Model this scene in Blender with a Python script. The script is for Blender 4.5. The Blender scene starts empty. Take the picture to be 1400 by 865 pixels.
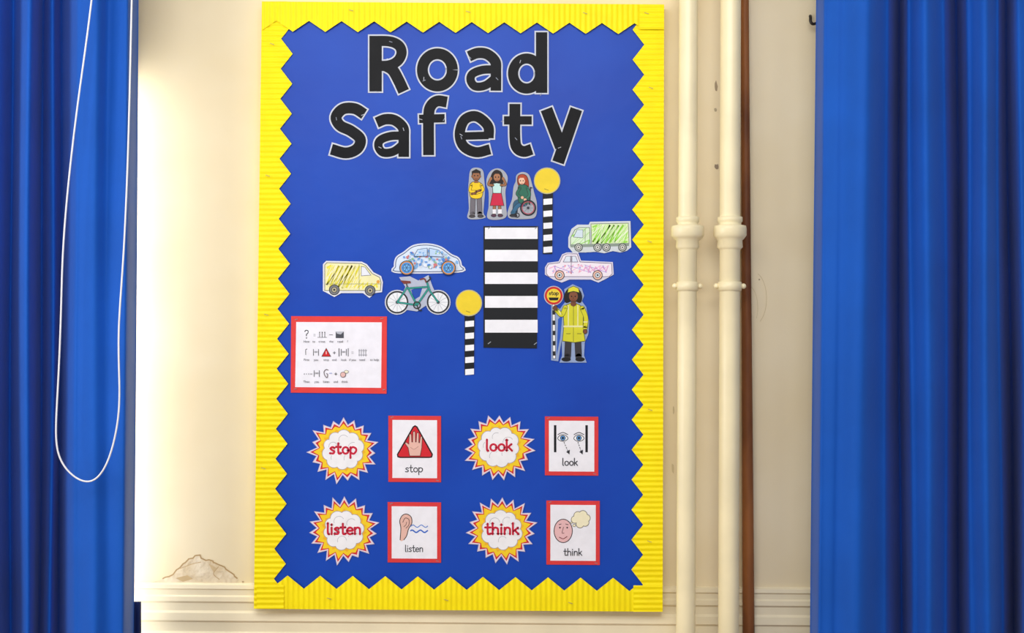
import bpy, math, random
from mathutils import Vector, Matrix
from mathutils.geometry import tessellate_polygon
random.seed(4)
sc=bpy.context.scene
sc.view_settings.view_transform='Standard'
D=3.2; FPX=1600.0; CZ=1.55
# ---------------- camera
cam=bpy.data.cameras.new('camera'); co=bpy.data.objects.new('camera',cam); sc.collection.objects.link(co)
cam.sensor_width=36; cam.lens=36*FPX/1400
R=Matrix.Rotation(math.radians(90+1.7),3,'X') @ Matrix.Rotation(math.radians(0.44),3,'Z')
CP=Vector((0,-D,CZ-0.095))
co.matrix_world=Matrix.Translation(CP)@R.to_4x4()
sc.camera=co
def P(px,py,d=0.0):
    v=R@Vector(((px-700)/FPX,-(py-432.5)/FPX,-1))
    t=(-d-CP.y)/v.y
    return CP+v*t
# ---------------- materials
def lin(c):
    c=c/255
    return c/12.92 if c<=0.04045 else ((c+0.055)/1.055)**2.4
def rgb(c):
    if isinstance(c,str): c=tuple(int(c[i:i+2],16) for i in (0,2,4))
    return (lin(c[0]),lin(c[1]),lin(c[2]),1)
MC={}
def mat(c,rough=0.5,var=0.05,scale=30,bump=0.0,bscale=60,name=None,spec=0.25,sheen=0,c2=None,stretch=(1,1,1),detail=3):
    key=(str(c),rough,var,scale,bump,bscale,name)
    if key in MC: return MC[key]
    m=bpy.data.materials.new(name or ('paper_'+str(c))); m.use_nodes=True
    nt=m.node_tree; b=nt.nodes['Principled BSDF']
    b.inputs['Roughness'].default_value=rough
    b.inputs['Specular IOR Level'].default_value=spec
    if sheen: b.inputs['Sheen Weight'].default_value=sheen
    tc=nt.nodes.new('ShaderNodeTexCoord'); mp=nt.nodes.new('ShaderNodeMapping'); mp.inputs['Scale'].default_value=stretch
    nt.links.new(tc.outputs['Object'],mp.inputs['Vector'])
    n=nt.nodes.new('ShaderNodeTexNoise'); n.inputs['Scale'].default_value=scale; n.inputs['Detail'].default_value=detail
    nt.links.new(mp.outputs['Vector'],n.inputs['Vector'])
    cr=nt.nodes.new('ShaderNodeValToRGB'); col=rgb(c)
    cr.color_ramp.elements[0].position=0.35; cr.color_ramp.elements[1].position=0.65
    cr.color_ramp.elements[0].color=rgb(c2) if c2 else tuple([x*(1-var) for x in col[:3]]+[1])
    cr.color_ramp.elements[1].color=col if c2 else tuple([min(1,x*(1+var)) for x in col[:3]]+[1])
    nt.links.new(n.outputs['Fac'],cr.inputs['Fac']); nt.links.new(cr.outputs['Color'],b.inputs['Base Color'])
    if bump:
        n2=nt.nodes.new('ShaderNodeTexNoise'); n2.inputs['Scale'].default_value=bscale; n2.inputs['Detail'].default_value=4
        nt.links.new(mp.outputs['Vector'],n2.inputs['Vector'])
        bp=nt.nodes.new('ShaderNodeBump'); bp.inputs['Strength'].default_value=bump; bp.inputs['Distance'].default_value=0.01
        nt.links.new(n2.outputs['Fac'],bp.inputs['Height']); nt.links.new(bp.outputs['Normal'],b.inputs['Normal'])
    MC[key]=m; return m
def mkobj(name,verts,faces,mats,midx=None,smooth=False,parent=None):
    me=bpy.data.meshes.new(name); me.from_pydata([tuple(v) for v in verts],[],faces)
    for m in (mats if isinstance(mats,list) else [mats]): me.materials.append(m)
    if midx:
        for p,i in zip(me.polygons,midx): p.material_index=i
    if smooth:
        for p in me.polygons: p.use_smooth=True
    me.update()
    o=bpy.data.objects.new(name,me); sc.collection.objects.link(o)
    if parent: o.parent=parent
    return o
def empty(name):
    o=bpy.data.objects.new(name,None); sc.collection.objects.link(o); o.empty_display_size=0.05; return o
def boxvf(x0,x1,y0,y1,z0,z1,V,F):
    b=len(V)
    V+= [(x0,y0,z0),(x1,y0,z0),(x1,y1,z0),(x0,y1,z0),(x0,y0,z1),(x1,y0,z1),(x1,y1,z1),(x0,y1,z1)]
    F+= [tuple(b+i for i in f) for f in [(0,3,2,1),(4,5,6,7),(0,1,5,4),(1,2,6,5),(2,3,7,6),(3,0,4,7)]]
# ---------------- curve helpers
def catmull(pts,closed=False,n=8):
    out=[]; N=len(pts)
    if N<3 : return list(pts)
    rng=N if closed else N-1
    for i in range(rng):
        if closed: p0,p1,p2,p3=[pts[(i+k-1)%N] for k in range(4)]
        else:
            p1,p2=pts[i],pts[i+1]; p0=pts[i-1] if i>0 else (2*p1[0]-p2[0],2*p1[1]-p2[1]); p3=pts[i+2] if i+2<N else (2*p2[0]-p1[0],2*p2[1]-p1[1])
        for k in range(n):
            t=k/n
            out.append(tuple(0.5*((2*p1[j])+(-p0[j]+p2[j])*t+(2*p0[j]-5*p1[j]+4*p2[j]-p3[j])*t*t+(-p0[j]+3*p1[j]-3*p2[j]+p3[j])*t**3) for j in (0,1)))
    if not closed: out.append(tuple(pts[-1]))
    return out
def ell(cx,cy,rx,ry=None,n=28,a0=0,a1=360,rot=0):
    ry=rx if ry is None else ry; o=[]
    full=abs(a1-a0)>=360
    for i in range(n if full else n+1):
        a=math.radians(a0+(a1-a0)*i/n); x=rx*math.cos(a); y=-ry*math.sin(a)
        r=math.radians(rot); o.append((cx+x*math.cos(r)-y*math.sin(r),cy+x*math.sin(r)+y*math.cos(r)))
    return o
class Art:
    """flat printed / cut-out paper item, layered polygons on the board"""
    def __init__(s,name,depth=0.0365,step=0.00003,rough=0.48,parent=None):
        s.name=name;s.d=depth;s.step=step;s.V=[];s.F=[];s.M=[];s.mats=[];s.mi={};s.rough=rough;s.parent=parent
    def _m(s,c):
        if c not in s.mi:
            s.mi[c]=len(s.mats); s.mats.append(mat(c,s.rough,0.03,40) if not hasattr(c,'node_tree') else c)
        return s.mi[c]
    def fill(s,pts,c,smooth=False,n=6):
        if smooth: pts=catmull(pts,True,n)
        m=s._m(c); b=len(s.V); s.d+=s.step
        s.V+=[P(x,y,s.d) for x,y in pts]
        for t in tessellate_polygon([[Vector((x,-y,0)) for x,y in pts]]):
            s.F.append((b+t[0],b+t[1],b+t[2])); s.M.append(m)
    def stroke(s,pts,w,c,closed=False,smooth=True,cap=0,round_=False,n=6):
        if smooth and len(pts)>2: pts=catmull(pts,closed,n)
        pts=[p for i,p in enumerate(pts) if i==0 or (abs(p[0]-pts[i-1][0])+abs(p[1]-pts[i-1][1]))>1e-4]
        N=len(pts); m=s._m(c); b=len(s.V); s.d+=s.step
        if N<2: return
        if cap and not closed:
            def ext(a,q): 
                L=math.hypot(a[0]-q[0],a[1]-q[1]); return (a[0]+(a[0]-q[0])/L*cap,a[1]+(a[1]-q[1])/L*cap)
            pts=[ext(pts[0],pts[1])]+pts+[ext(pts[-1],pts[-2])]; N=len(pts)
        for i in range(N):
            a=pts[(i-1)%N] if (closed or i>0) else pts[i]; q=pts[(i+1)%N] if (closed or i<N-1) else pts[i]; p=pts[i]
            d1=Vector((p[0]-a[0],p[1]-a[1])); d2=Vector((q[0]-p[0],q[1]-p[1]))
            if d1.length<1e-6: d1=d2.copy()
            if d2.length<1e-6: d2=d1.copy()
            d1.normalize(); d2.normalize(); n1=Vector((-d1.y,d1.x)); n2=Vector((-d2.y,d2.x)); nn=n1+n2
            if nn.length<0.2: nn=n1.copy()
            nn.normalize(); k=min(1.8,1/max(0.35,nn.dot(n1))); nn*=w/2*k
            s.V+= [P(p[0]+nn.x,p[1]+nn.y,s.d),P(p[0]-nn.x,p[1]-nn.y,s.d)]
        for i in range(N if closed else N-1):
            j=(i+1)%N; s.F.append((b+2*i,b+2*i+1,b+2*j+1,b+2*j)); s.M.append(m)
        if round_ and not closed:
            for e in (pts[0],pts[-1]):
                s.d-=s.step; s.fill(ell(e[0],e[1],w/2,n=12),c)
    def shape(s,pts,c,line='222222',lw=0.8,smooth=False,n=6):
        if smooth: pts=catmull(pts,True,n)
        s.fill(pts,c)
        if lw: s.stroke(pts,lw,line,closed=True,smooth=False)
    def halo(s,pts,w=5,c='c9ccd6',smooth=False):
        if smooth: pts=catmull(pts,True,6)
        s.fill(pts,c); s.stroke(pts,w,c,closed=True,smooth=False)
    def hatch(s,poly,ang,sp,w,c,jit=1.0):
        a=math.radians(ang); ca,sa=math.cos(a),math.sin(a)
        rp=[(x*ca+y*sa,-x*sa+y*ca) for x,y in poly]
        y=min(q[1] for q in rp)+sp; ym=max(q[1] for q in rp)-sp*0.5; out=[]; k=0
        while y<ym:
            xs=[]
            for i in range(len(rp)):
                p,q=rp[i],rp[(i+1)%len(rp)]
                if (p[1]-y)*(q[1]-y)<0: xs.append(p[0]+(y-p[1])/(q[1]-p[1])*(q[0]-p[0]))
            if len(xs)>=2:
                l,r=min(xs)+1+random.random()*jit,max(xs)-1-random.random()*jit
                x=l if k%2==0 else r
                if r>l: out.append((x*ca-y*sa,x*sa+y*ca)); k+=1
            y+=sp*(0.7+0.6*random.random())
        if len(out)>1: s.stroke(out,w,c,smooth=False)
    def blobs(s,poly,n,cols,r0,r1):
        xs=[p[0] for p in poly];ys=[p[1] for p in poly];k=0
        while k<n:
            x=random.uniform(min(xs),max(xs));y=random.uniform(min(ys),max(ys));ins=False
            for i in range(len(poly)):
                a,b=poly[i],poly[(i+1)%len(poly)]
                if (a[1]>y)!=(b[1]>y) and x<(b[0]-a[0])*(y-a[1])/(b[1]-a[1])+a[0]: ins=not ins
            if ins:
                s.fill(ell(x,y,random.uniform(r0,r1),random.uniform(r0,r1)*.7,n=7,rot=random.random()*180),random.choice(cols)); k+=1
    def done(s):
        return mkobj(s.name,s.V,s.F,s.mats,s.M,parent=s.parent)
# stroke font
G={'s':(.78,[[(.62,.86),(.36,1),(.12,.8),(.3,.56),(.58,.36),(.46,.05),(.05,.08)]]),
't':(.74,[[(.3,1.6),(.3,.25),(.44,0),(.66,.1)],[(.02,1.03),(.62,1.03)]]),
'o':(.95,[ell(.45,.5,.36,.49,16)+[(.81,.5)]]),
'p':(.95,[[(.1,1),(.1,-.65)],[(.1,.78),(.4,1),(.75,.8),(.78,.4),(.5,0),(.1,.15)]]),
'l':(.46,[[(.15,1.7),(.15,.2),(.32,0)]]),
'k':(.82,[[(.1,1.7),(.1,0)],[(.66,1),(.12,.42)],[(.3,.6),(.72,0)]]),
'i':(.4,[[(.14,1),(.14,0)],[(.14,1.36),(.14,1.5)]]),
'n':(.92,[[(.1,1),(.1,0)],[(.1,.7),(.35,1),(.65,.88),(.7,.5),(.7,0)]]),
'h':(.92,[[(.1,1.7),(.1,0)],[(.1,.7),(.35,1),(.65,.88),(.7,.5),(.7,0)]]),
'e':(.9,[[(.1,.52),(.72,.55),(.62,.9),(.35,1),(.08,.7),(.1,.25),(.4,0),(.72,.15)]])}
def word(art,txt,cx,base,xh,w,c,width=None):
    tot=sum(G[ch][0] for ch in txt)-.1
    sx=(width/tot) if width else xh
    x=cx-tot*sx/2
    for ch in txt:
        for st in G[ch][1]:
            art.stroke([(x+a*sx,base-b*xh) for a,b in st],w,c,round_=True,smooth=len(st)>2,n=4)
        x+=G[ch][0]*sx
# =============== ROOM ===============
M_wall=mat((242,228,194),0.6,0.04,2.5,0.10,14,'cream_wall_paint',c2=(236,219,180))
XL,XR=-4.0,4.0; ZT=3.3
V=[];F=[]
wl0,wl1=-2.05,-1.17; wr0,wr1=0.98,2.25; wz0,wz1=0.98,2.85
for a,b,c,d in [(XL,wl0,0,ZT),(wl1,wr0,0,ZT),(wr1,XR,0,ZT),(wl0,wl1,0,wz0),(wl0,wl1,wz1,ZT),(wr0,wr1,0,wz0),(wr0,wr1,wz1,ZT)]:
    boxvf(a,b,0,0.25,c,d,V,F)
mkobj('wall_back',V,F,M_wall)
V=[];F=[];boxvf(XL,XR,-4.2,0.25,-0.1,0,V,F); mkobj('floor',V,F,mat((150,110,70),0.4,0.2,6,0.05,30,'wood_floor',stretch=(1,8,1)))
V=[];F=[];boxvf(XL,XR,-4.2,0.25,ZT,ZT+0.1,V,F); mkobj('ceiling',V,F,mat((240,238,230),0.8,0.02,5,name='ceiling_paint'))
M_frame=mat((235,235,232),0.35,0.02,8,name='white_gloss_paint')
def glassmat():
    m=bpy.data.materials.new('window_glass'); m.use_nodes=True; b=m.node_tree.nodes['Principled BSDF']
    b.inputs['Transmission Weight'].default_value=1; b.inputs['Roughness'].default_value=0.02; b.inputs['IOR'].default_value=1.02; return m
GM=glassmat()
for k,(a,b) in enumerate([(wl0,wl1),(wr0,wr1)]):
    V=[];F=[];MI=[]
    f=0.05;mid=(a+b)/2;zm=2.2
    for bx in [(a,a+f,wz0,wz1),(b-f,b,wz0,wz1),(a,b,wz0,wz0+f),(a,b,wz1-f,wz1),(mid-f/2,mid+f/2,wz0,wz1),(a,b,zm-f/2,zm+f/2)]:
        boxvf(bx[0],bx[1],0.14,0.2,bx[2],bx[3],V,F)
    MI=[0]*len(F); boxvf(a+f/2,b-f/2,0.165,0.172,wz0+f/2,wz1-f/2,V,F); MI+=[1]*6
    mkobj('window_%d'%(k+1),V,F,[M_frame,GM],MI)
# dado moulding
z=lambda py: P(250,py,0.01).z
prof=[(z(797),0.0),(z(799),0.010),(z(804),0.012),(z(806),0.008),(z(813),0.008),(z(815),0.013),(z(821),0.014),(z(824),0.009),(z(834),0.009),(z(837),0.014),(z(847),0.016),(z(850),0.011),(z(862),0.011),(z(865),0.016),(z(880),0.016),(z(884),0.0)]
V=[];F=[]
for x in (XL,XR):
    for zz,d in prof: V.append((x,-d,zz))
n=len(prof)
for i in range(n-1): F.append((i,i+1,n+i+1,n+i))
mkobj('trim_1',V,F,mat((240,228,196),0.45,0.05,6,0.08,25,'cream_gloss_trim'))
# =============== BULLETIN BOARD ===============
C=[(358,2),(908,6),(906,836),(347,832)] # TL TR BR BL
board=empty('bulletin_board')
M_yel=mat((255,232,12),0.5,0.03,20,name='yellow_corrugated_card',spec=.2)
front=[Vector((v.x,-0.033,v.z)) for v in [P(x,y,0.033) for x,y in C]]
back=[Vector((v.x,-0.001 if k<2 else -0.0175,v.z)) for k,v in enumerate(front)]
mkobj('backing_panel',front+back,[(3,2,1,0),(4,5,6,7),(0,1,5,4),(1,2,6,5),(2,3,7,6),(3,0,4,7)],M_yel,parent=board)
def bil(u,v,C=C):
    a=Vector(C[0]).lerp(Vector(C[1]),u); b=Vector(C[3]).lerp(Vector(C[2]),u); return a.lerp(b,v)
V=[];F=[];nx,ny=80,110
for j in range(ny+1):
    for i in range(nx+1):
        u=.03+.94*i/nx; v=.02+.96*j/ny; q=bil(u,v)
        w=0.0005*math.sin(u*11+3*math.sin(v*5))*math.sin(v*17+2*u)
        V.append(P(q.x,q.y,0.0345+w))
for j in range(ny):
    for i in range(nx):
        a=j*(nx+1)+i; F.append((a,a+nx+1,a+nx+2,a+1))
M_blue=mat((4,70,182),0.45,0.07,3.5,0.32,6,'blue_backing_paper',c2=(2,62,172),spec=.3)
mkobj('blue_backing_paper',V,F,M_blue,smooth=True,parent=board)
def strip(name,A,B,inw,valley,tip,pitch,depth,phase=0.0,lo=0,hi=1e9,ridge=7.2,flat=False):
    A=Vector(A);B=Vector(B);L=(B-A).length;d=(B-A)/L;inw=Vector(inw)
    hi=min(hi,L); ts=set(); t=lo
    while t<hi: ts.add(round(t,3)); t+=ridge/6
    ts.add(hi)
    if not flat:
        k=-2
        while k*pitch/2<hi+pitch:
            q=k*pitch/2+phase
            if lo<q<hi: ts.add(round(q,3))
            k+=1
    V=[];F=[]
    for t in sorted(ts):
        ph=((t-phase)/pitch)%1.0; tri=1-abs(2*ph-1)
        w=tip if flat else valley+(tip-valley)*tri
        dd=depth+0.0010*math.sin(2*math.pi*t/ridge)
        for f in (0,0.5,1.0):
            q=A+d*t+inw*w*f; V.append(P(q.x,q.y,dd+ (0.0012 if f==0.5 else 0)))
    n=len(V)//3
    for i in range(n-1):
        for c in (0,1): F.append((3*i+c,3*i+c+1,3*i+4+c,3*i+3+c))
    return mkobj(name,V,F,M_yel,smooth=True,parent=board)
strip('border_left',C[0],C[3],(1,0),27,43,41,0.0380,10)
strip('border_right',C[1],C[2],(-1,0),27,43,41,0.0380,14)
strip('border_top',C[0],C[1],(0,1),26,41,44.5,0.0415,20,lo=0,hi=520)
strip('border_bottom',C[3],C[2],(0,-1),28,46,44.5,0.0415,24,lo=30,hi=520)
strip('border_corner_1',(874,6),(874,40),(1,0),0,34,40,0.0435,0,flat=True)
strip('border_corner_2',(351,800),(351,832),(1,0),0,37,40,0.0435,0,flat=True)
strip('border_corner_3',(866,800),(866,836),(1,0),0,40,40,0.0435,0,flat=True)
A=Art('border_staples',0.0455,parent=board)
for x,y in [(372,60),(366,240),(364,430),(360,640),(890,120),(888,330),(889,560),(888,740),(480,14),(640,16),(800,18),(450,818),(610,820),(780,824),(884,18)]: A.stroke([(x-3,y-1),(x+3,y+1)],1.0,'b9ad60')
A.done()
# =============== TITLE LETTERS ===============
def sh(pts,dx,dy): return [(x+dx,y+dy) for x,y in pts]
a_g=[([(641,77),(653,72.5),(666,74),(677,84),(678,98),(678,124)],14.5),([(678,95),(660,95.5),(646,101),(643.5,110),(650,118),(664,116.5),(678,106)],11.5)]
letters={
'R':[([(513.5,49),(513.5,125)],17),([(508,56),(532,56.5),(545,62),(549,72),(544,83),(531,89.5),(508,90)],14),([(526,89),(537,96),(545,110),(552,125)],15.5)],
'o':[(ell(598,95.5,20.5,22)+[(618.5,95.5)],15)],
'a':a_g,
'd':[([(740.5,44),(740.5,127)],15.5),(ell(720,100.5,18.5,20.5)+[(738.5,100.5)],14)],
'S':[([(498,156),(485,148.5),(469,149),(459.5,160),(465,171.5),(480,179),(492.5,190),(488.5,203),(473,209),(453,204)],15)],
'a2':[(sh(p,-126,90.5),w) for p,w in a_g],
'f':[([(586,212),(586,160),(589,145),(598,138),(611,139.5)],15),([(573,162.5),(608,161.5)],11.5)],
'e':[([(630,186),(668,185)],10.5),([(668,189),(667,172),(651,159),(635,164),(628.5,183),(634,200),(651,208),(670,204)],14)],
't':[([(704,142),(704,188),(707,202),(716,207),(727,204)],15),([(689,164.5),(727,164.5)],11.5)],
'y':[([(747,149),(767,201)],16.5),([(788,149),(763,222)],16.5)]}
par=empty('title_lettering')
mb=mat((15,16,20),0.42,0.2,14,0,20,'black_laminated_card',spec=.12)
mg=mat((196,202,216),0.5,0.05,20,name='laminate_edge')
for k,st in letters.items():
    A=Art('letter_'+k,0.0360,parent=par)
    for p,w in st: A.stroke(p,w+4,mg,cap=2)
    for p,w in st: A.stroke(p,w,mb)
    for i in range(2):
        p,w=random.choice(st); q=random.choice(p); an=random.random()*3
        A.stroke([(q[0],q[1]),(q[0]+4.5*math.cos(an),q[1]+4.5*math.sin(an))],0.8,random.choice(['8f96a8','b4b8c4']))
    A.done()
# =============== ZEBRA ===============
A=Art('zebra_crossing_cutout')
A.fill([(661,309),(736,309),(734,476),(661,475)],'15171c')
ys=[(311,326.5),(341.5,357),(372.5,388),(404.5,420.5),(437,454.5)]
for a,b in ys: A.fill([(663,a),(735,a),(735,b),(663,b)],'f0f1f8')
for q in [(667,313),(731,313),(667,470),(730,471)]: A.stroke([q,(q[0]+4,q[1]-3)],1,'9aa0aa')
A.done()
# =============== BEACONS ===============
for (cx,cy,x0,x1,y0,y1) in [(748,247,743,755,264,346),(641,414,636,648,431,511)]:
    A=Art('belisha_beacon_cutout')
    A.fill([(x0-1,y0-1),(x1+1,y0-1),(x1,y1+1),(x0-1,y1+1)],'15171c')
    y=y0+8
    while y<y1-6:
        A.fill([(x0,y),(x1,y-1),(x1,y+7),(x0,y+8)],'f0f2f8'); y+=16.4
    A.fill(ell(cx,cy,18.2),'b9b48a'); A.fill(ell(cx,cy,16.8),'ecd030')
    A.stroke([(cx-4,cy+11),(cx+2,cy+13)],1,'a08b30'); A.done()
# =============== VEHICLES ===============
def wheel(A,x,y,r,c='d8d8dc',hub='8a8a90',line='2a2a30'):
    A.shape(ell(x,y,r),c,line,1); A.shape(ell(x,y,r*.55),hub,line,.7); A.fill(ell(x,y,r*.2),line)
# van
A=Art('van_cutout')
body=[(444,362),(447,359),(494,360),(500,363),(509,374),(519,379),(521,386),(520,397),(444,397)]
sil=body[:-1]+[(512,398),(505,404),(497,398),(466,398),(457,403),(448,398),(444,396)]
A.halo(sil,5,'dddfe8'); A.shape(body,'ece8b4','666655',.9)
A.hatch([(446,362),(492,362),(494,385),(518,387),(518,395),(446,395)],-62,2.6,2.4,'e6dc3e'); A.hatch([(446,362),(488,362),(490,394),(446,394)],-50,4.2,1.6,'efe64e'); A.hatch([(446,362),(488,362),(490,394),(446,394)],-70,7,1,'f2f0d8')
A.shape([(494,364),(499,365),(507,376),(494,377)],'e4e8f2','555566',.7)
A.stroke([(491,361),(491,396)],.6,'777755'); A.stroke([(445,388),(520,388)],.6,'8a8a66')
A.fill(ell(517,385,2.3),'e0a040')
wheel(A,457,396,6.8,'777a80','b0a88a');wheel(A,506,397,6.8,'777a80','b0a88a');A.done()
# blue car
A=Art('car_cutout')
body=[(541,364),(543,353),(553,346),(566,337),(585,335),(602,339),(616,349),(626,354),(629,363),(627,370),(545,371)]
A.halo(body+[],5,'d4daea',smooth=True); A.shape(body,'d6e4f6','3a4c74',1,smooth=True)
ins=[(546,362),(549,353),(566,341),(585,338),(603,343),(617,352),(625,357),(624,365),(546,367)]
A.blobs(ins,120,['5f97dc','4a84d4','7fb2e8','5f97dc','a8cbee','6fa6e2','cf7a7e','8dbb90','e2e8f2','e2e8f2'],1.3,3.0)
A.shape([(566,350),(571,341),(584,339),(584,350)],'bcd6f4','445577',.7);A.shape([(587,350),(587,339),(600,342),(607,351)],'bcd6f4','445577',.7)
A.blobs([(568,349),(572,342),(583,341),(583,349)],7,['7fb2e8','cf8a8e','e2e8f2'],.9,1.8);A.blobs([(589,350),(588,341),(599,343),(604,350)],7,['7fb2e8','8dbb90','e2e8f2'],.9,1.8)
for x in (556,613):
    A.shape(ell(x,366,9.5),'4f96dc','3a3a44',1.1);A.stroke(ell(x,366,8.2),1.4,'d89250',closed=True);A.shape(ell(x,366,5),'6fb0e8','33507a',.7)
    for k in range(6):
        an=k*math.pi/3; A.stroke([(x,366),(x+6*math.cos(an),366+6*math.sin(an))],.7,'33507a')
A.done()
# bicycle
A=Art('bicycle_cutout')
for x in (543,599): A.fill(ell(x,413,17),'c8ccd8')
A.halo([(548,380),(560,379),(572,385),(585,378),(590,392),(596,405),(585,414),(570,424),(556,422),(546,412),(556,392)],3,'b3bbd0')
A.fill([(562,396),(578,391),(574,405),(566,410)],'1f4fb0')
for x in (543,599):
    A.fill(ell(x,413,14),'e9ecf2'); A.stroke(ell(x,413,14.3),2.2,'2c2e33',closed=True)
    for k in range(12):
        an=k*math.pi/6; A.stroke([(x,413),(x+13*math.cos(an),413+13*math.sin(an))],.45,'9da3b0')
    A.fill(ell(x,413,2.2),'44484f')
tl='2f9c90'
for l in [[(543,413),(557,392)],[(543,413),(570,417)],[(557,392),(570,417)],[(557,394),(585,392)],[(570,417),(586,394)],[(583,384),(588,398),(599,413)]]: A.stroke(l,2.6,'1c3c40',smooth=False);A.stroke(l,1.7,tl,smooth=False)
A.stroke([(557,392),(555,386)],1.5,'444444');A.fill([(547,383),(561,384),(562,387),(552,388)],'7a3a34')
A.stroke([(583,386),(580,381),(574,382)],2,'7a3a34');A.stroke([(583,386),(588,381),(587,378)],2,'333333')
A.stroke(ell(570,417,4.5),1.6,'333333',closed=True);A.stroke([(570,417),(573,424),(577,424)],1.4,'222222');A.done()
# green truck
A=Art('truck_cutout')
sil=[(779,325),(783,314),(790,309),(806,309),(808,305),(860,304),(861,337),(856,341),(848,343),(838,341),(826,344),(815,342),(800,343),(784,343),(779,337)]
A.halo(sil,4,'d0d8de'); 
box=[(808,306),(859,305),(860,333),(809,335)];cab=[(780,336),(780,325),(786,314),(792,311),(806,311),(807,336)]
A.shape(box,'dcf0bc','66775c',.8);A.hatch([(809,307),(858,306),(859,332),(810,334)],-58,2.8,2.5,'98e04c');A.hatch(box,-64,5,1.2,'b4ee78');A.hatch(box,-60,8,.9,'f2f8e8')
A.shape(cab,'d8ecd0','55664f',.8);A.hatch(cab,-40,4,2,'98d86c');A.shape([(784,324),(789,314),(797,314),(797,325)],'d4e4f0','445544',.6)
A.stroke([(800,313),(800,335)],.6,'556655');A.fill([(780,334),(860,332),(860,336),(780,338)],'8c9a90')
for x in (791,817,829,851): wheel(A,x,338,5.2,'b8beb8','e0e0dc')
A.done()
# pickup
A=Art('pickup_truck_cutout')
body=[(747,374),(747,366),(750,361),(765,359),(770,349),(775,347),(789,347),(793,358),(836,360),(837,374),(833,378),(750,378)]
A.halo(body[:-2]+[(828,379),(818,384),(808,380),(778,380),(768,384),(757,380)],4,'d6d4e6'); A.shape(body,'f0e8f4','665577',.8)
ins=[(749,363),(790,361),(835,362),(835,373),(750,374)]
A.hatch(ins,-45,4,1.6,'eeb0d4');A.hatch(ins,30,6,1.1,'a890dc');A.hatch([(790,363),(835,363),(834,372),(792,372)],80,4,1.2,'e09ccc');A.blobs(ins,14,['9aa8e4','f0b0c0','e894ac'],1,1.7)
A.shape([(770,358),(774,350),(780,350),(780,358)],'dce6f4','554466',.6);A.shape([(782,358),(782,350),(787,350),(790,358)],'dce6f4','554466',.6)
A.stroke([(781,349),(781,374)],.6,'554466')
for x in (765,817): wheel(A,x,376,6.3,'ecbfae','cfd8e0')
A.done()
# =============== CHILDREN (flat drawn cut-outs) ===============
def limb(A,pts,w,c,line='2a2224'):
    A.stroke(pts,w+1.1,line,round_=True);A.stroke(pts,w,c,round_=True)
HC='a4a9b4'
A=Art('boy_cutout')
A.halo([(644,233),(651,230),(659,233),(661,245),(662,262),(660,290),(662,297),(641,298),(642,285),(641,262),(642,246)],2,HC,smooth=True)
limb(A,[(647,268),(646.5,280),(646,292)],6,'6e6a72');limb(A,[(655,268),(655.5,280),(656,292)],6,'6e6a72')
A.shape(ell(645.5,295.5,4,1.8),'4a4448');A.shape(ell(657,295.5,4,1.8),'4a4448')
A.shape([(644,250),(650,248),(657,250),(660,256),(658,270),(644,270),(642,256)],'ecc81e',lw=.7,smooth=True)
limb(A,[(644,253),(643,261),(652,262)],3.2,'ecc81e');limb(A,[(658,253),(660,260),(650,264)],3.2,'ecc81e')
limb(A,[(651,262),(657,260)],2.2,'8a5a3c');limb(A,[(645,265),(650,264)],2.2,'8a5a3c')
A.fill([(649,244),(653,244),(654,250),(648,250)],'8a5a3c')
A.shape(ell(651,240,5.4,6.8),'966444');A.fill(ell(645.4,241,1.2,1.8),'8a5a3c');A.fill(ell(656.6,241,1.2,1.8),'8a5a3c')
A.fill([(645,240),(645,234),(651,231),(657,234),(657,240),(655,236.5),(647,236.5)],'1e1614')
for x in (648.8,653.2): A.fill(ell(x,240,.9),'1a1210')
A.stroke([(649,244),(651,245),(653,244)],.7,'5a1e1a');A.done()
A=Art('girl_cutout')
A.halo([(672,234),(680,231),(688,234),(693,242),(692,252),(690,262),(691,282),(690,297),(668,298),(669,282),(669,262),(666,252),(667,242)],2,HC,smooth=True)
A.shape([(673,236),(679,232),(686,236),(688,247),(686,256),(672,256),(670,246)],'241a18',lw=0,smooth=True)
limb(A,[(676,280),(675.5,292)],3.4,'9b6a48');limb(A,[(683,280),(683.5,292)],3.4,'9b6a48')
A.fill([(673.5,286),(678,286),(678,292),(673.5,292)],'e8e8ee');A.fill([(681,286),(686,286),(686,292),(681,292)],'e8e8ee')
A.shape(ell(675,294.5,3.4,1.9),'5a3a50');A.shape(ell(684,294.5,3.4,1.9),'5a3a50')
A.shape([(674,262),(685,262),(689,281),(670,281)],'c82446',lw=.7)
A.shape([(673,251),(679,250),(686,251),(685,264),(674,264)],'c0e4e0',lw=.7)
limb(A,[(674,253),(668,252),(671,244)],2.6,'9b6a48');limb(A,[(685,253),(691,252),(688,244)],2.6,'9b6a48')
A.shape(ell(679.5,242,5,6.3),'a87452');A.fill([(674,241),(674,236),(680,233),(685,236),(685,241),(682,237.5),(677,237.5)],'241a18')
for x in (677.5,681.7): A.fill(ell(x,242,.9),'1a1210')
A.stroke([(678,246),(680,247),(681.5,246)],.7,'7a2e2a')
for x in (671,688): A.fill(ell(x,244,1.8,2.2),'a06e4c')
A.done()
A=Art('wheelchair_user_cutout')
A.halo([(707,240),(714,236),(722,239),(726,250),(729,262),(733,278),(732,294),(724,298),(700,298),(695,294),(696,286),(701,272),(703,256),(706,248)],2,HC,smooth=True)
A.shape([(708,241),(715,238),(721,242),(723,254),(719,262),(714,256),(708,252)],'a23c22',lw=.6,smooth=True)
A.stroke([(724,256),(728,257)],1.6,'333338');A.stroke([(725,257),(724,280)],2.2,'3c3c46',smooth=False)
limb(A,[(717,276),(706,277),(704,290)],6,'2d5a78');limb(A,[(718,279),(708,281),(701,291)],5,'34678a')
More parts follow.
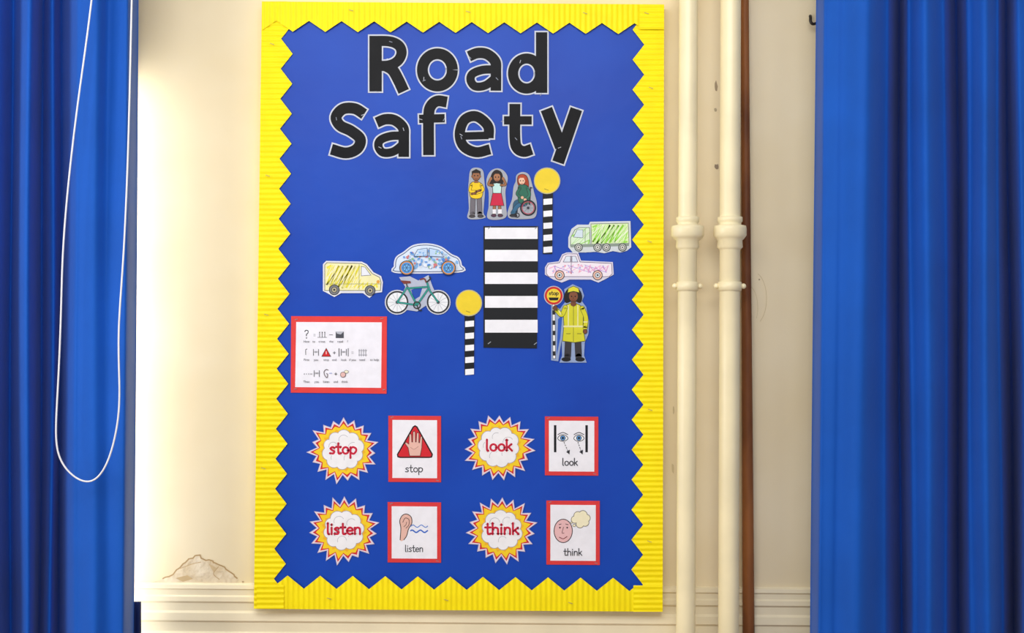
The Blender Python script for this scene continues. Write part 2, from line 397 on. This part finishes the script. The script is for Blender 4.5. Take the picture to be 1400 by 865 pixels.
A.shape(ell(702,294.5,5,2),'2c2c34');A.stroke([(699,296.5),(709,296.5)],1.3,'555560')
A.shape([(709,254),(715,252),(722,255),(724,266),(723,278),(710,277),(708,264)],'2c6a56',lw=.7,smooth=True)
limb(A,[(711,257),(707,265),(713,270)],3,'2c6a56');A.fill(ell(714,270,2),'e2b294')
limb(A,[(721,257),(724,266),(719,272)],3,'317560');A.fill(ell(718,273,2),'e2b294')
A.shape(ell(713.5,246.5,4.8,6),'ebc0a4');A.fill([(708.5,246),(709,240),(715,238.5),(720,243),(719,250),(716,243),(711,243)],'b04526')
for x in (711.5,715.3): A.fill(ell(x,247,.8),'30201c')
A.stroke([(712,250.5),(713.5,251.2),(715,250.3)],.7,'a03030')
A.stroke(ell(722,284,10),2,'25252c',closed=True);A.stroke(ell(722,284,8.2),.9,'c0304a',closed=True)
for k in range(8):
    an=k*math.pi/4; A.stroke([(722,284),(722+9*math.cos(an),284+9*math.sin(an))],.5,'8a8a96')
A.fill(ell(722,284,1.8),'333340');A.stroke(ell(707,294,2.8),1.2,'25252c',closed=True);A.done()
# crossing guard
A=Art('crossing_guard_cutout')
A.halo([(773,396),(783,390),(794,395),(797,404),(794,412),(800,420),(804,440),(803,456),(798,468),(797,486),(800,494),(767,494),(770,486),(768,462),(762,492),(755,491),(755,418),(766,424),(775,412)],3,'8fa2c8')
A.fill([(763,436),(769,430),(766,462),(761,486)],'2a58bc')
A.fill(ell(757,404,13.4),'b8b8c0')
A.shape([(755.2,416),(758.8,416),(759.5,490),(756,490)],'e8e8ea','333333',.6)
for k in range(5): A.fill([(755.4,424+k*14),(759,424+k*14),(759.2,430+k*14),(755.5,430+k*14)],'26262c')
A.fill(ell(757,404,12.2),'c8282e');A.fill(ell(757,404,9.4),'e8cd3c');A.fill([(750,406.5),(764,406.5),(762.5,410.5),(751.5,410.5)],'1c1c1c')
word(A,'stop',757,403,3,1.0,'202020',width=13)
limb(A,[(777,464),(776.5,476),(776,487)],8,'38363c');limb(A,[(790,464),(790.5,476),(791,487)],8,'38363c')
A.shape(ell(774,491,6,2.6),'1c1a1e');A.shape(ell(793,491,6,2.6),'1c1a1e')
A.shape([(775,396),(784,393),(793,397),(796,407),(793,414),(784,411),(774,414),(771,406)],'1c1716',lw=0,smooth=True)
coat='d2cf30'
A.shape([(774,417),(783,413),(793,417),(798,424),(797,445),(800,466),(785,468),(769,466),(771,445),(770,424)],coat,'5a5a28',.8)
A.stroke([(784,416),(784,467)],.7,'6a6a2c')
A.stroke([(770.5,446),(798,446)],2.4,'e4e2a0');A.stroke([(777,417),(777,445)],1.6,'e4e2a0');A.stroke([(790,417),(790,445)],1.6,'e4e2a0')
A.stroke([(774,456),(780,456)],.8,'5a5a24');A.stroke([(789,456),(795,456)],.8,'5a5a24')
limb(A,[(773,420),(768,430),(761,424)],5.5,coat,'4a4a20');limb(A,[(796,421),(801,434),(800,448)],5.5,coat,'4a4a20')
A.stroke([(764,424),(767,430)],1.6,'e4e2a0');A.stroke([(797.5,440),(803.5,440)],1.6,'e4e2a0')
A.shape(ell(759,421,3,3.4),'7a4a34',lw=.6);A.shape(ell(800,453,2.8,3.2),'7a4a34',lw=.6)
for k in range(3): A.stroke([(757,419.5+k*1.6),(761,419.2+k*1.6)],.4,'3a2018')
A.fill([(781,409),(787,409),(788,417),(784,419),(780,417)],'74452f')
A.shape(ell(784,405,6.4,7.4),'7f4e36')
for x in (781.5,786.5): A.fill(ell(x,405,1.0),'150e0c')
A.stroke([(784,405.5),(783.3,408),(784.6,408)],.5,'4a2818');A.stroke([(781.6,409.6),(784,410.6),(786.4,409.6)],.8,'6a1f1c')
A.shape([(776,400),(777,394),(784,391),(791,394),(792,400),(784,398)],'dcd63a','4a4a20',.7);A.stroke([(775,400.5),(784,398.5),(793,400.5)],1.2,'3a3a20'); A.done()
# =============== SYMBOL POSTER ===============
A=Art('symbol_poster')
A.fill([(398,432),(529,432.5),(528.5,538),(397.5,536.5)],'e2403e');A.fill([(405,440),(522,440.5),(521,530),(403.5,529)],'eeeef8')
K='33343c'
A.stroke([(416.5,453.5),(418,451.5),(421,452),(421,455),(419,457),(419,459.5)],1.2,K);A.fill(ell(419,461.8,.9),K)
def eq(x,y): A.stroke([(x-1.5,y-1),(x+1.5,y-1)],.5,K);A.stroke([(x-1.5,y+1),(x+1.5,y+1)],.5,K)
eq(430,458);eq(482,482)
for x in (437,440.5,444): A.stroke([(x,455),(x,461)],.8,K);A.fill(ell(x,454.2,.8),K)
A.stroke([(434,461),(447,461)],.6,K);A.stroke([(450,457.5),(455,457.5)],.7,K)
A.fill([(459,453),(470,453),(470,462),(459,462)],'4c4e58');A.fill([(459,453),(470,453),(466,457),(461,456)],'b8bcc8')
def icon(x,y): 
    A.stroke([(x-3.5,y-5),(x-3.5,y+4)],.8,K);A.stroke([(x+3.5,y-5),(x+3.5,y+4)],.8,K);A.stroke(ell(x-1.2,y-1,.9),.4,K,closed=True);A.stroke(ell(x+1.2,y-1,.9),.4,K,closed=True)
def plus(x,y): A.stroke([(x-2,y),(x+2,y)],.7,K);A.stroke([(x,y-2),(x,y+2)],.7,K)
A.stroke([(418,485),(418,478),(420,477)],.8,K);icon(432,482)
A.shape([(446,476),(452,487),(440,487)],'d0262e','301010',.8);A.stroke([(446,480),(446,484)],1,'f0e0e0')
plus(457,482);A.fill([(463,476),(464,476),(464,487),(463,487)],K);icon(470,482);A.stroke([(476,476),(476,487)],.8,K)
for i in range(4): A.stroke([(491+i*3,477),(491+i*3,487)],.6,'777a84')
A.stroke([(490,479),(502,479)],.5,'777a84');A.stroke([(490,485),(502,485)],.5,'777a84')
for i in range(3): A.fill(ell(416+i*3,511,.6),K)
A.stroke([(424,511),(427,511)],.6,K);icon(433,511)
A.stroke([(449,506),(446,505),(443,508),(444,513),(447,516),(448,512),(446,510)],.9,'5a4448');A.stroke([(450,510),(454,510)],.6,'3a62c0')
plus(459,511);A.shape(ell(469,512,3.6),'e2b8b4','333333',.6);A.shape(ell(473.5,508,2.8,2),'eee8d0','444444',.5)
for q in [(403,437),(520,436),(402,532),(523,533)]: A.stroke([q,(q[0]+4,q[1]-1)],.9,'9a8a90')
poster=A.done()
def tinytext(txt,px,py,h,par,depth):
    cu=bpy.data.curves.new('caption','FONT'); cu.body=txt; cu.size=h*0.002; cu.align_x='CENTER'
    cu.materials.append(mat('44464e',0.5,0.02)); o=bpy.data.objects.new('caption',cu); sc.collection.objects.link(o)
    o.location=P(px,py,depth); o.rotation_euler=(math.pi/2,0,0); o.parent=par
for t,x,y in [('How',419,468),('to',429,468),('cross',440,468),('the',453,468),('road',465,468),('?',475,468),
 ('First',419,493),('you',432,493),('stop',446,493),('and',457,493),('look',470,493),('if you',482,493),('need',495,493),('to help',512,493),
 ('Then',419,523),('you',433,523),('listen',446,523),('and',459,523),('think',471,523)]: tinytext(t,x,y,4.2,poster,A.d+0.0002)
# =============== STARBURSTS ===============
def burst(txt,cx,cy,sd):
    random.seed(sd); n=19; A=Art('starburst_sign')
    out=[];mid=[];inn=[];in2=[]
    for i in range(2*n):
        a=2*math.pi*i/(2*n)+0.1; j=random.uniform(.92,1.08) if i%2==0 else random.uniform(.75,.80)
        c,s=math.cos(a),math.sin(a)
        out.append((cx+46*j*c,cy+44*j*s)); k=j*.92 if i%2==0 else j*.95; mid.append((cx+46*k*c,cy+44*k*s))
        k2=j*.83 if i%2==0 else j*.91; inn.append((cx+46*k2*c,cy+44*k2*s))
        k3=.68 if i%2==0 else .58; in2.append((cx+46*k3*c,cy+44*k3*s))
    A.halo(out,1.6,'b8b4d0'); A.fill(out,'e8d6e0'); A.fill(mid,'cc2c34'); A.fill(inn,'f4d028'); A.fill(in2,'f2b428')
    cl=[]; m=10
    for i in range(m):
        a=2*math.pi*i/m+sd; x,y=cx+19.5*math.cos(a),cy+18.5*math.sin(a); r=random.uniform(7.5,9.5); cl.append((x,y,r))
    for x,y,r in cl: A.fill(ell(x,y,r+.8),'a8a4a4')
    for x,y,r in cl: A.fill(ell(x,y,r),'f0f0f4')
    A.fill(ell(cx,cy,20,19),'f0f0f4')
    for x,y,r in cl[::2]: A.stroke(ell(cx+(x-cx)*.75,cy+(y-cy)*.75,r*.75,n=8,a0=random.randint(0,90),a1=200),.6,'b4b4bc',smooth=False)
    wd={'stop':37,'look':36,'listen':47,'think':46}[txt]
    word(A,txt,cx,cy+5,9.0,5.0,'f4f0f4',width=wd);word(A,txt,cx,cy+5,9.0,2.8,'c8203e',width=wd);A.done()
burst('stop',469,615,1);burst('look',682,611,2);burst('listen',470,725,3);burst('think',686,725,4)
# =============== CARDS ===============
def card(x0,y0,x1,y1):
    A=Art('picture_card');A.fill([(x0,y0),(x1,y0+.5),(x1,y1),(x0,y1-.5)],'da3c3e')
    b=5.5;A.fill([(x0+b,y0+b+.3),(x1-b,y0+b+.7),(x1-b,y1-b),(x0+b,y1-b-.4)],'eeeef6')
    A.stroke([(x0+3,y0+3),(x0+7,y0+1.5)],.9,'8a8088');A.stroke([(x1-7,y1-3),(x1-3,y1-2)],.9,'8a8088'); return A
A=card(531,568,603,659)
tri=[(565,583.5),(567.5,582),(570,583.5),(591,621),(590,624.5),(587,625),(547,625),(544,624),(543.5,621)]
A.shape(tri,'d22632','2a1012',1.8)
hand=[(560,623),(558,612),(553.5,606),(555,604),(559,607),(559.5,594),(561,592.5),(562.5,594),(563,604),(564.2,604),(564.6,590.5),(566.2,589),(567.6,590.5),(568,604),(569,604),(569.8,592),(571.4,591),(572.6,592.5),(572.6,605),(573.6,605),(574.8,597),(576.2,596),(577.3,597.5),(576.6,612),(574.5,623)]
A.shape(hand,'e7b9ac','4a2a26',.8);A.stroke([(561,611),(566,614),(572,610)],.5,'a07068')
word(A,'stop',566,645,5.8,1.2,'2a2c34',width=24);A.done()
A=card(745,569,818,650)
for x in (759,802): A.fill([(x-1.7,581),(x+1.7,581),(x+1.7,618),(x-1.7,618)],'16181e')
for x in (769.5,791.5):
    A.shape([(x-7,599),(x-3,594.5),(x+3,594.5),(x+7,599),(x+3,602.5),(x-3,602.5)],'f4f6fa','2a2c34',.9,smooth=True)
    A.shape(ell(x,598.5,3.4),'5a90c8','222233',.7);A.fill(ell(x,598.5,1.5),'101218')
    A.stroke([(x-7,594),(x,591),(x+7,594)],1,'2a2c34')
for (x0,x1) in ((771,777),(790,795)):
    for k in range(4):
        f=k/4;g=f+.15;A.stroke([(x0+(x1-x0)*f,604+14*f),(x0+(x1-x0)*g,604+14*g)],.9,'2a2c34')
    A.fill([(x1+1.6,621),(x1-3,617.5),(x1+2,614.5)],'2a2c34')
word(A,'look',779,636,5.8,1.2,'2a2c34',width=21);A.done()
A=card(530,686,603,769)
ear=[(547,738),(548,722),(546.5,712),(550,704.5),(556,702.5),(562,706.5),(563,715),(558.5,723),(556,732),(552,738)]
A.fill(ear,'e3b7aa',smooth=True);A.stroke(ear,1.1,'3a2a2a')
A.stroke([(550.5,714),(554,708),(559,710),(559,717),(555,722)],.9,'6a4a46');A.stroke([(552,720),(555,717),(556,713)],.8,'6a4a46')
for y in (719,726): A.stroke([(561+i*2,y+1.6*math.sin(i*1.1+y)) for i in range(13)],1.8 if y==726 else 1.2,'2f66c8' if y==726 else '5a86d4')
word(A,'listen',566,754,5.4,1.1,'2a2c34',width=25);A.done()
A=card(747,684,820,772)
A.shape(ell(770,725.5,12.5,16),'e6b9bb','3a2c30',1.1)
A.stroke([(764,717),(767.5,716)],.9,'3a2c30');A.stroke([(773,716),(777,717)],.9,'3a2c30');A.stroke([(770.5,720),(768.5,728),(771.5,728.5)],.8,'6a4448')
for x in (765.5,775.5): A.fill(ell(x,721,1.1),'2a2022')
A.stroke([(764.5,734),(770,736.2),(775.5,733)],1,'7a2a34')
cl=[(786,710,4.6),(790,704.5,5),(797,703.5,5.4),(802,708,4.6),(800,714,4.8),(793,716,5)]
for x,y,r in cl: A.fill(ell(x,y,r+.8),'6a6458')
for x,y,r in cl: A.fill(ell(x,y,r),'f2ebca')
A.fill(ell(794,710,7,5),'f2ebca')
for x,y,r in [(785,718,1.8),(781.5,714,1.2)]: A.shape(ell(x,y,r),'f2ebca','6a6458',.6)
word(A,'think',783,759,5.6,1.1,'2a2c34',width=25);A.done()
# =============== PIPES ===============
PD=.078
M_pipe=mat((242,229,188),0.32,0.05,7,0.05,18,'cream_gloss_pipe_paint',spec=.5)
def revolve(cx_top,cx_bot,depth,prof,name,m,par=None,n=24):
    V=[];F=[]
    for py,r in prof:
        f=(py-0)/865; c=P(cx_top+(cx_bot-cx_top)*f,py,depth)
        for i in range(n):
            a=2*math.pi*i/n; V.append((c.x+r*math.cos(a),c.y+r*math.sin(a),c.z))
    for j in range(len(prof)-1):
        for i in range(n):
            F.append((j*n+i,j*n+(i+1)%n,(j+1)*n+(i+1)%n,(j+1)*n+i))
    return mkobj(name,V,F,m,smooth=True,parent=par)
def px2m(p,d=PD): return p*(D-d)/FPX
for xt,xb in [(941.5,937.5),(999,996)]:
    e=empty('heating_pipe')
    r=px2m(13.0) if xt<960 else px2m(14.0)
    cp=px2m(22.5)
    revolve(xt,xb,PD,[(-420,r),(296,r),(296.1,r),(297,r*1.22),(303,r*1.22),(305,r*1.08),(308,r*1.12),(309,cp*.97),(313,cp),(322,cp),(326,cp*.88),(329,r*1.2),(338,r*1.25),(341,r*1.05),(342,r),(500,r),(1205,r)],'pipe_run',M_pipe,e)
    revolve(xt,xb,PD,[(385,r*1.02),(386,r*1.16),(397,r*1.16),(398,r*1.02)],'clip_band',M_pipe,e)
    c=P(xt+(xb-xt)*392/865,391,PD)
    V=[];F=[];rr=r*1.42
    boxvf(c.x-rr,c.x+rr,c.y-.008,c.y+.008,c.z-.006,c.z+.006,V,F)
    boxvf(c.x-.009,c.x+.009,c.y+r*0.9,-.0165,c.z-.012,c.z+.012,V,F)
    o=mkobj('clip_bracket',V,F,M_pipe,parent=e); bv=o.modifiers.new('b','BEVEL'); bv.width=.004; bv.segments=3
    for sx in (-1,1):
        bpy.ops.mesh.primitive_uv_sphere_add(segments=12,ring_count=8,radius=.0075,location=(c.x+sx*rr*.93,c.y-.003,c.z)); q=bpy.context.object; q.name='clip_bolt'; q.data.materials.append(M_pipe); q.parent=e
# brown narrow pipe
M_br=mat((156,98,54),0.5,0.3,10,0.3,40,'rusty_brown_pipe',c2=(104,60,34),stretch=(1,1,.35))
revolve(1018,1023.5,0.021,[(-420,px2m(5.5)),(200,px2m(6)),(600,px2m(7.5)),(1205,px2m(9))],'rusty_pipe',M_br)
A=Art('paint_chips',0.0006,rough=.7)
for (x,y,a,b,c) in [(979,118,2.6,8,'ab9a80'),(980,228,3.5,5,'9a8a76'),(978,150,2.2,3.5,'b8aa8c'),(1042,806,3,2,'a08c6c'),(920,640,2,9,'d8c8a0'),(921,560,1.5,6,'d4c49c'),(1038,382,1.2,1.2,'a89878'),(332,795,2,1.5,'c0a884')]:
    A.fill([(x+a*random.uniform(.6,1.1)*math.cos(t*.785),y+b*random.uniform(.6,1.1)*math.sin(t*.785)) for t in range(8)],c)
A.stroke(ell(1030,408,18,36,a0=-60,a1=70),.7,'d4c298',smooth=False);A.stroke(ell(1022,420,14,30,a0=-30,a1=80),.6,'d6c69c',smooth=False)
A.done()
# peeled plaster
A=Art('peeling_plaster',0.0006,rough=.8)
pl=[(205,797),(222,790),(236,785),(246,775),(258,765),(272,758),(277,764),(290,766),(298,772),(310,778),(322,788),(326,795),(312,798),(280,796),(250,798),(228,799)]
pl=[(x+random.uniform(-1.5,1.5),y+random.uniform(-1.2,1.2)) for x,y in catmull(pl,True,3)]
A.fill(pl,mat((238,224,196),.9,.1,22,.7,35,'bare_plaster',c2=(220,200,164)))
A.stroke([p for p in pl if p[1]<793],1.8,'b89a6c',smooth=False);A.stroke([(246,777),(262,771),(275,768)],1.0,'cbae80');A.stroke([(299,774),(292,784),(300,792)],1.0,'c2a478')
A.fill([(240,790),(256,786),(264,791),(250,795)],'ccb286');A.fill([(285,770),(296,776),(292,782)],'d4bc92');A.done()
# small hook
cu=bpy.data.curves.new('wall_hook','CURVE');cu.dimensions='3D';sp=cu.splines.new('BEZIER');pts=[(1108,22,0.0),(1108,24,0.03),(1110,32,0.035),(1116,32,0.03)]
sp.bezier_points.add(3)
for b,q in zip(sp.bezier_points,pts): b.co=P(*q); b.handle_left_type=b.handle_right_type='AUTO'
cu.bevel_depth=.004;cu.materials.append(mat('2c2622',.4,.1));o=bpy.data.objects.new('wall_hook',cu);sc.collection.objects.link(o)
# =============== CURTAINS ===============
M_cur=mat((12,84,182),0.7,0.06,5,0.08,60,'blue_curtain_fabric',spec=.2,sheen=.08)
TOPZ=[]
def curtain(name,kt,kb,y0,y1,cols=420,rows=50,seed=0,mt=None,deep=True):
    V=[];F=[]
    def dm(d): return d-.055 if (deep and d<.18) else (d-.02 if deep and d<.22 else d)
    def ev(keys,s):
        n=len(keys)-1; f=s*n; i=min(int(f),n-1); t=f-i
        p1=keys[i]; p2=keys[i+1]
        x=p1[0]+(p2[0]-p1[0])*t; tt=t*t*(3-2*t); d=dm(p1[1])+(dm(p2[1])-dm(p1[1]))*tt
        return x,d
    for j in range(rows+1):
        v=j/rows; py=y0+(y1-y0)*v
        vv=max(0,min(1,(py+100)/1065))
        for i in range(cols+1):
            s=i/cols; xt,dt=ev(kt,s); xb,db=ev(kb,s)
            x=xt+(xb-xt)*vv; d=dt+(db-dt)*vv
            x+=1.6*math.sin(v*9+s*23+seed)*min(1,4*(1-s),4*s); d+=.006*math.sin(v*7+s*31+seed)
            V.append(P(x,py,max(d,.035)))
    TOPZ.append(max(v.z for v in V))
    for j in range(rows):
        for i in range(cols):
            a=j*(cols+1)+i; F.append((a,a+1,a+cols+2,a+cols+1))
    o=mkobj(name,V,F,mt or M_cur,smooth=True); m=o.modifiers.new('s','SOLIDIFY'); m.thickness=.002; return o
lt=[(-340,.15),(-310,.26),(-275,.14),(-235,.27),(-195,.15),(-155,.27),(-115,.15),(-75,.27),(-35,.16),(-5,.25),(18,.185),(40,.25),(62,.17),(74,.19),(84,.16),(108,.24),(132,.265),(150,.235),(174,.25),(190,.15)]
lb=[(-340,.15),(-310,.26),(-275,.14),(-235,.27),(-195,.15),(-155,.27),(-115,.15),(-75,.27),(-38,.16),(-10,.25),(14,.16),(36,.23),(52,.15),(68,.19),(80,.14),(104,.24),(126,.265),(146,.24),(166,.25),(182,.15)]
curtain('curtain',lt,lb,-300,1175)
rt=[(1117,.15),(1130,.235),(1150,.25),(1186,.30),(1212,.235),(1228,.15),(1242,.23),(1266,.29),(1290,.235),(1306,.16),(1322,.24),(1345,.30),(1362,.26),(1374,.18),(1394,.29),(1430,.28),(1450,.15),(1490,.27),(1530,.15),(1570,.27),(1610,.15),(1650,.27),(1690,.15),(1730,.26),(1760,.15)]
rb=[(1107,.15),(1120,.235),(1138,.25),(1172,.30),(1208,.235),(1232,.14),(1250,.23),(1272,.285),(1294,.235),(1312,.14),(1330,.24),(1352,.30),(1370,.25),(1386,.15),(1404,.29),(1436,.28),(1455,.15),(1490,.27),(1530,.15),(1570,.27),(1610,.15),(1650,.27),(1690,.15),(1730,.26),(1760,.15)]
curtain('curtain.001',rt,rb,-300,1175,seed=2,cols=500)
lk=[(168,.075),(176,.09),(184,.08),(193,.055)]
curtain('curtain_lining',lk,lk,822,1175,cols=30,rows=20,mt=mat((14,34,92),.8,.05,8,name='navy_lining'),deep=False)
for k,(a,b) in enumerate(((-345,200),(1095,1765))):
    p=P(a,-300,.2);q=P(b,-300,.2)
    bpy.ops.mesh.primitive_cylinder_add(vertices=20,radius=.015,depth=q.x-p.x,location=((p.x+q.x)/2,-.2,TOPZ[k]+.018),rotation=(0,math.pi/2,0)); o=bpy.context.object;o.name='curtain_rail';o.data.materials.append(M_frame)
# blind cord
def cord(pts,name,r=.0022):
    cu=bpy.data.curves.new(name,'CURVE');cu.dimensions='3D';sp=cu.splines.new('NURBS');sp.points.add(len(pts)-1)
    for p,q in zip(sp.points,pts): p.co=(*P(*q),1)
    sp.use_endpoint_u=True;sp.order_u=4;cu.resolution_u=12;cu.bevel_depth=r;cu.materials.append(mat('e9ebf0',.5,.03));o=bpy.data.objects.new(name,cu);sc.collection.objects.link(o)
d=.30
cord([(152,-297,.3),(140,-150,d),(127,0,d),(108,125,d),(93,250,d),(85,350,d),(84,420,d),(80,520,d),(76,580,d),(77,622,d),(96,650,d),(124,664,d),(146,640,d),(160,590,d),(165,540,d),(160,460,d),(169,360,d),(175,220,d),(178,100,d),(180,0,d),(184,-150,d),(188,-297,.3)],'blind_cord')
# =============== LIGHTS ===============
w=bpy.data.worlds.new('world');sc.world=w;w.use_nodes=True;w.node_tree.nodes['Background'].inputs[0].default_value=(.94,.97,1,1);w.node_tree.nodes['Background'].inputs[1].default_value=.72
def area(name,loc,tgt,sx,sy,e,c=(1,1,1)):
    l=bpy.data.lights.new(name,'AREA');l.shape='RECTANGLE';l.size=sx;l.size_y=sy;l.energy=e;l.color=c
    o=bpy.data.objects.new(name,l);sc.collection.objects.link(o);o.location=loc
    o.rotation_euler=(Vector(tgt)-Vector(loc)).to_track_quat('-Z','Y').to_euler();return o
area('ceiling_light',(-.3,-2.3,3.2),(0,0,1.3),2.6,1.4,72,(1,.99,.985))
area('added_side_fill',(-3.0,-1.9,1.8),(1.2,0,1.3),1.2,1.6,38,(1,.985,.96))  # added fill lamp, no window on this side; lights left-facing curtain folds
g=area('window_daylight',(P(155,430,.06).x,-.07,1.4),(1,-.02,1.5),.07,1.6,3.0,(1,.985,.95))
g.rotation_euler=Vector((1,.3,0)).to_track_quat('-Z','Y').to_euler()
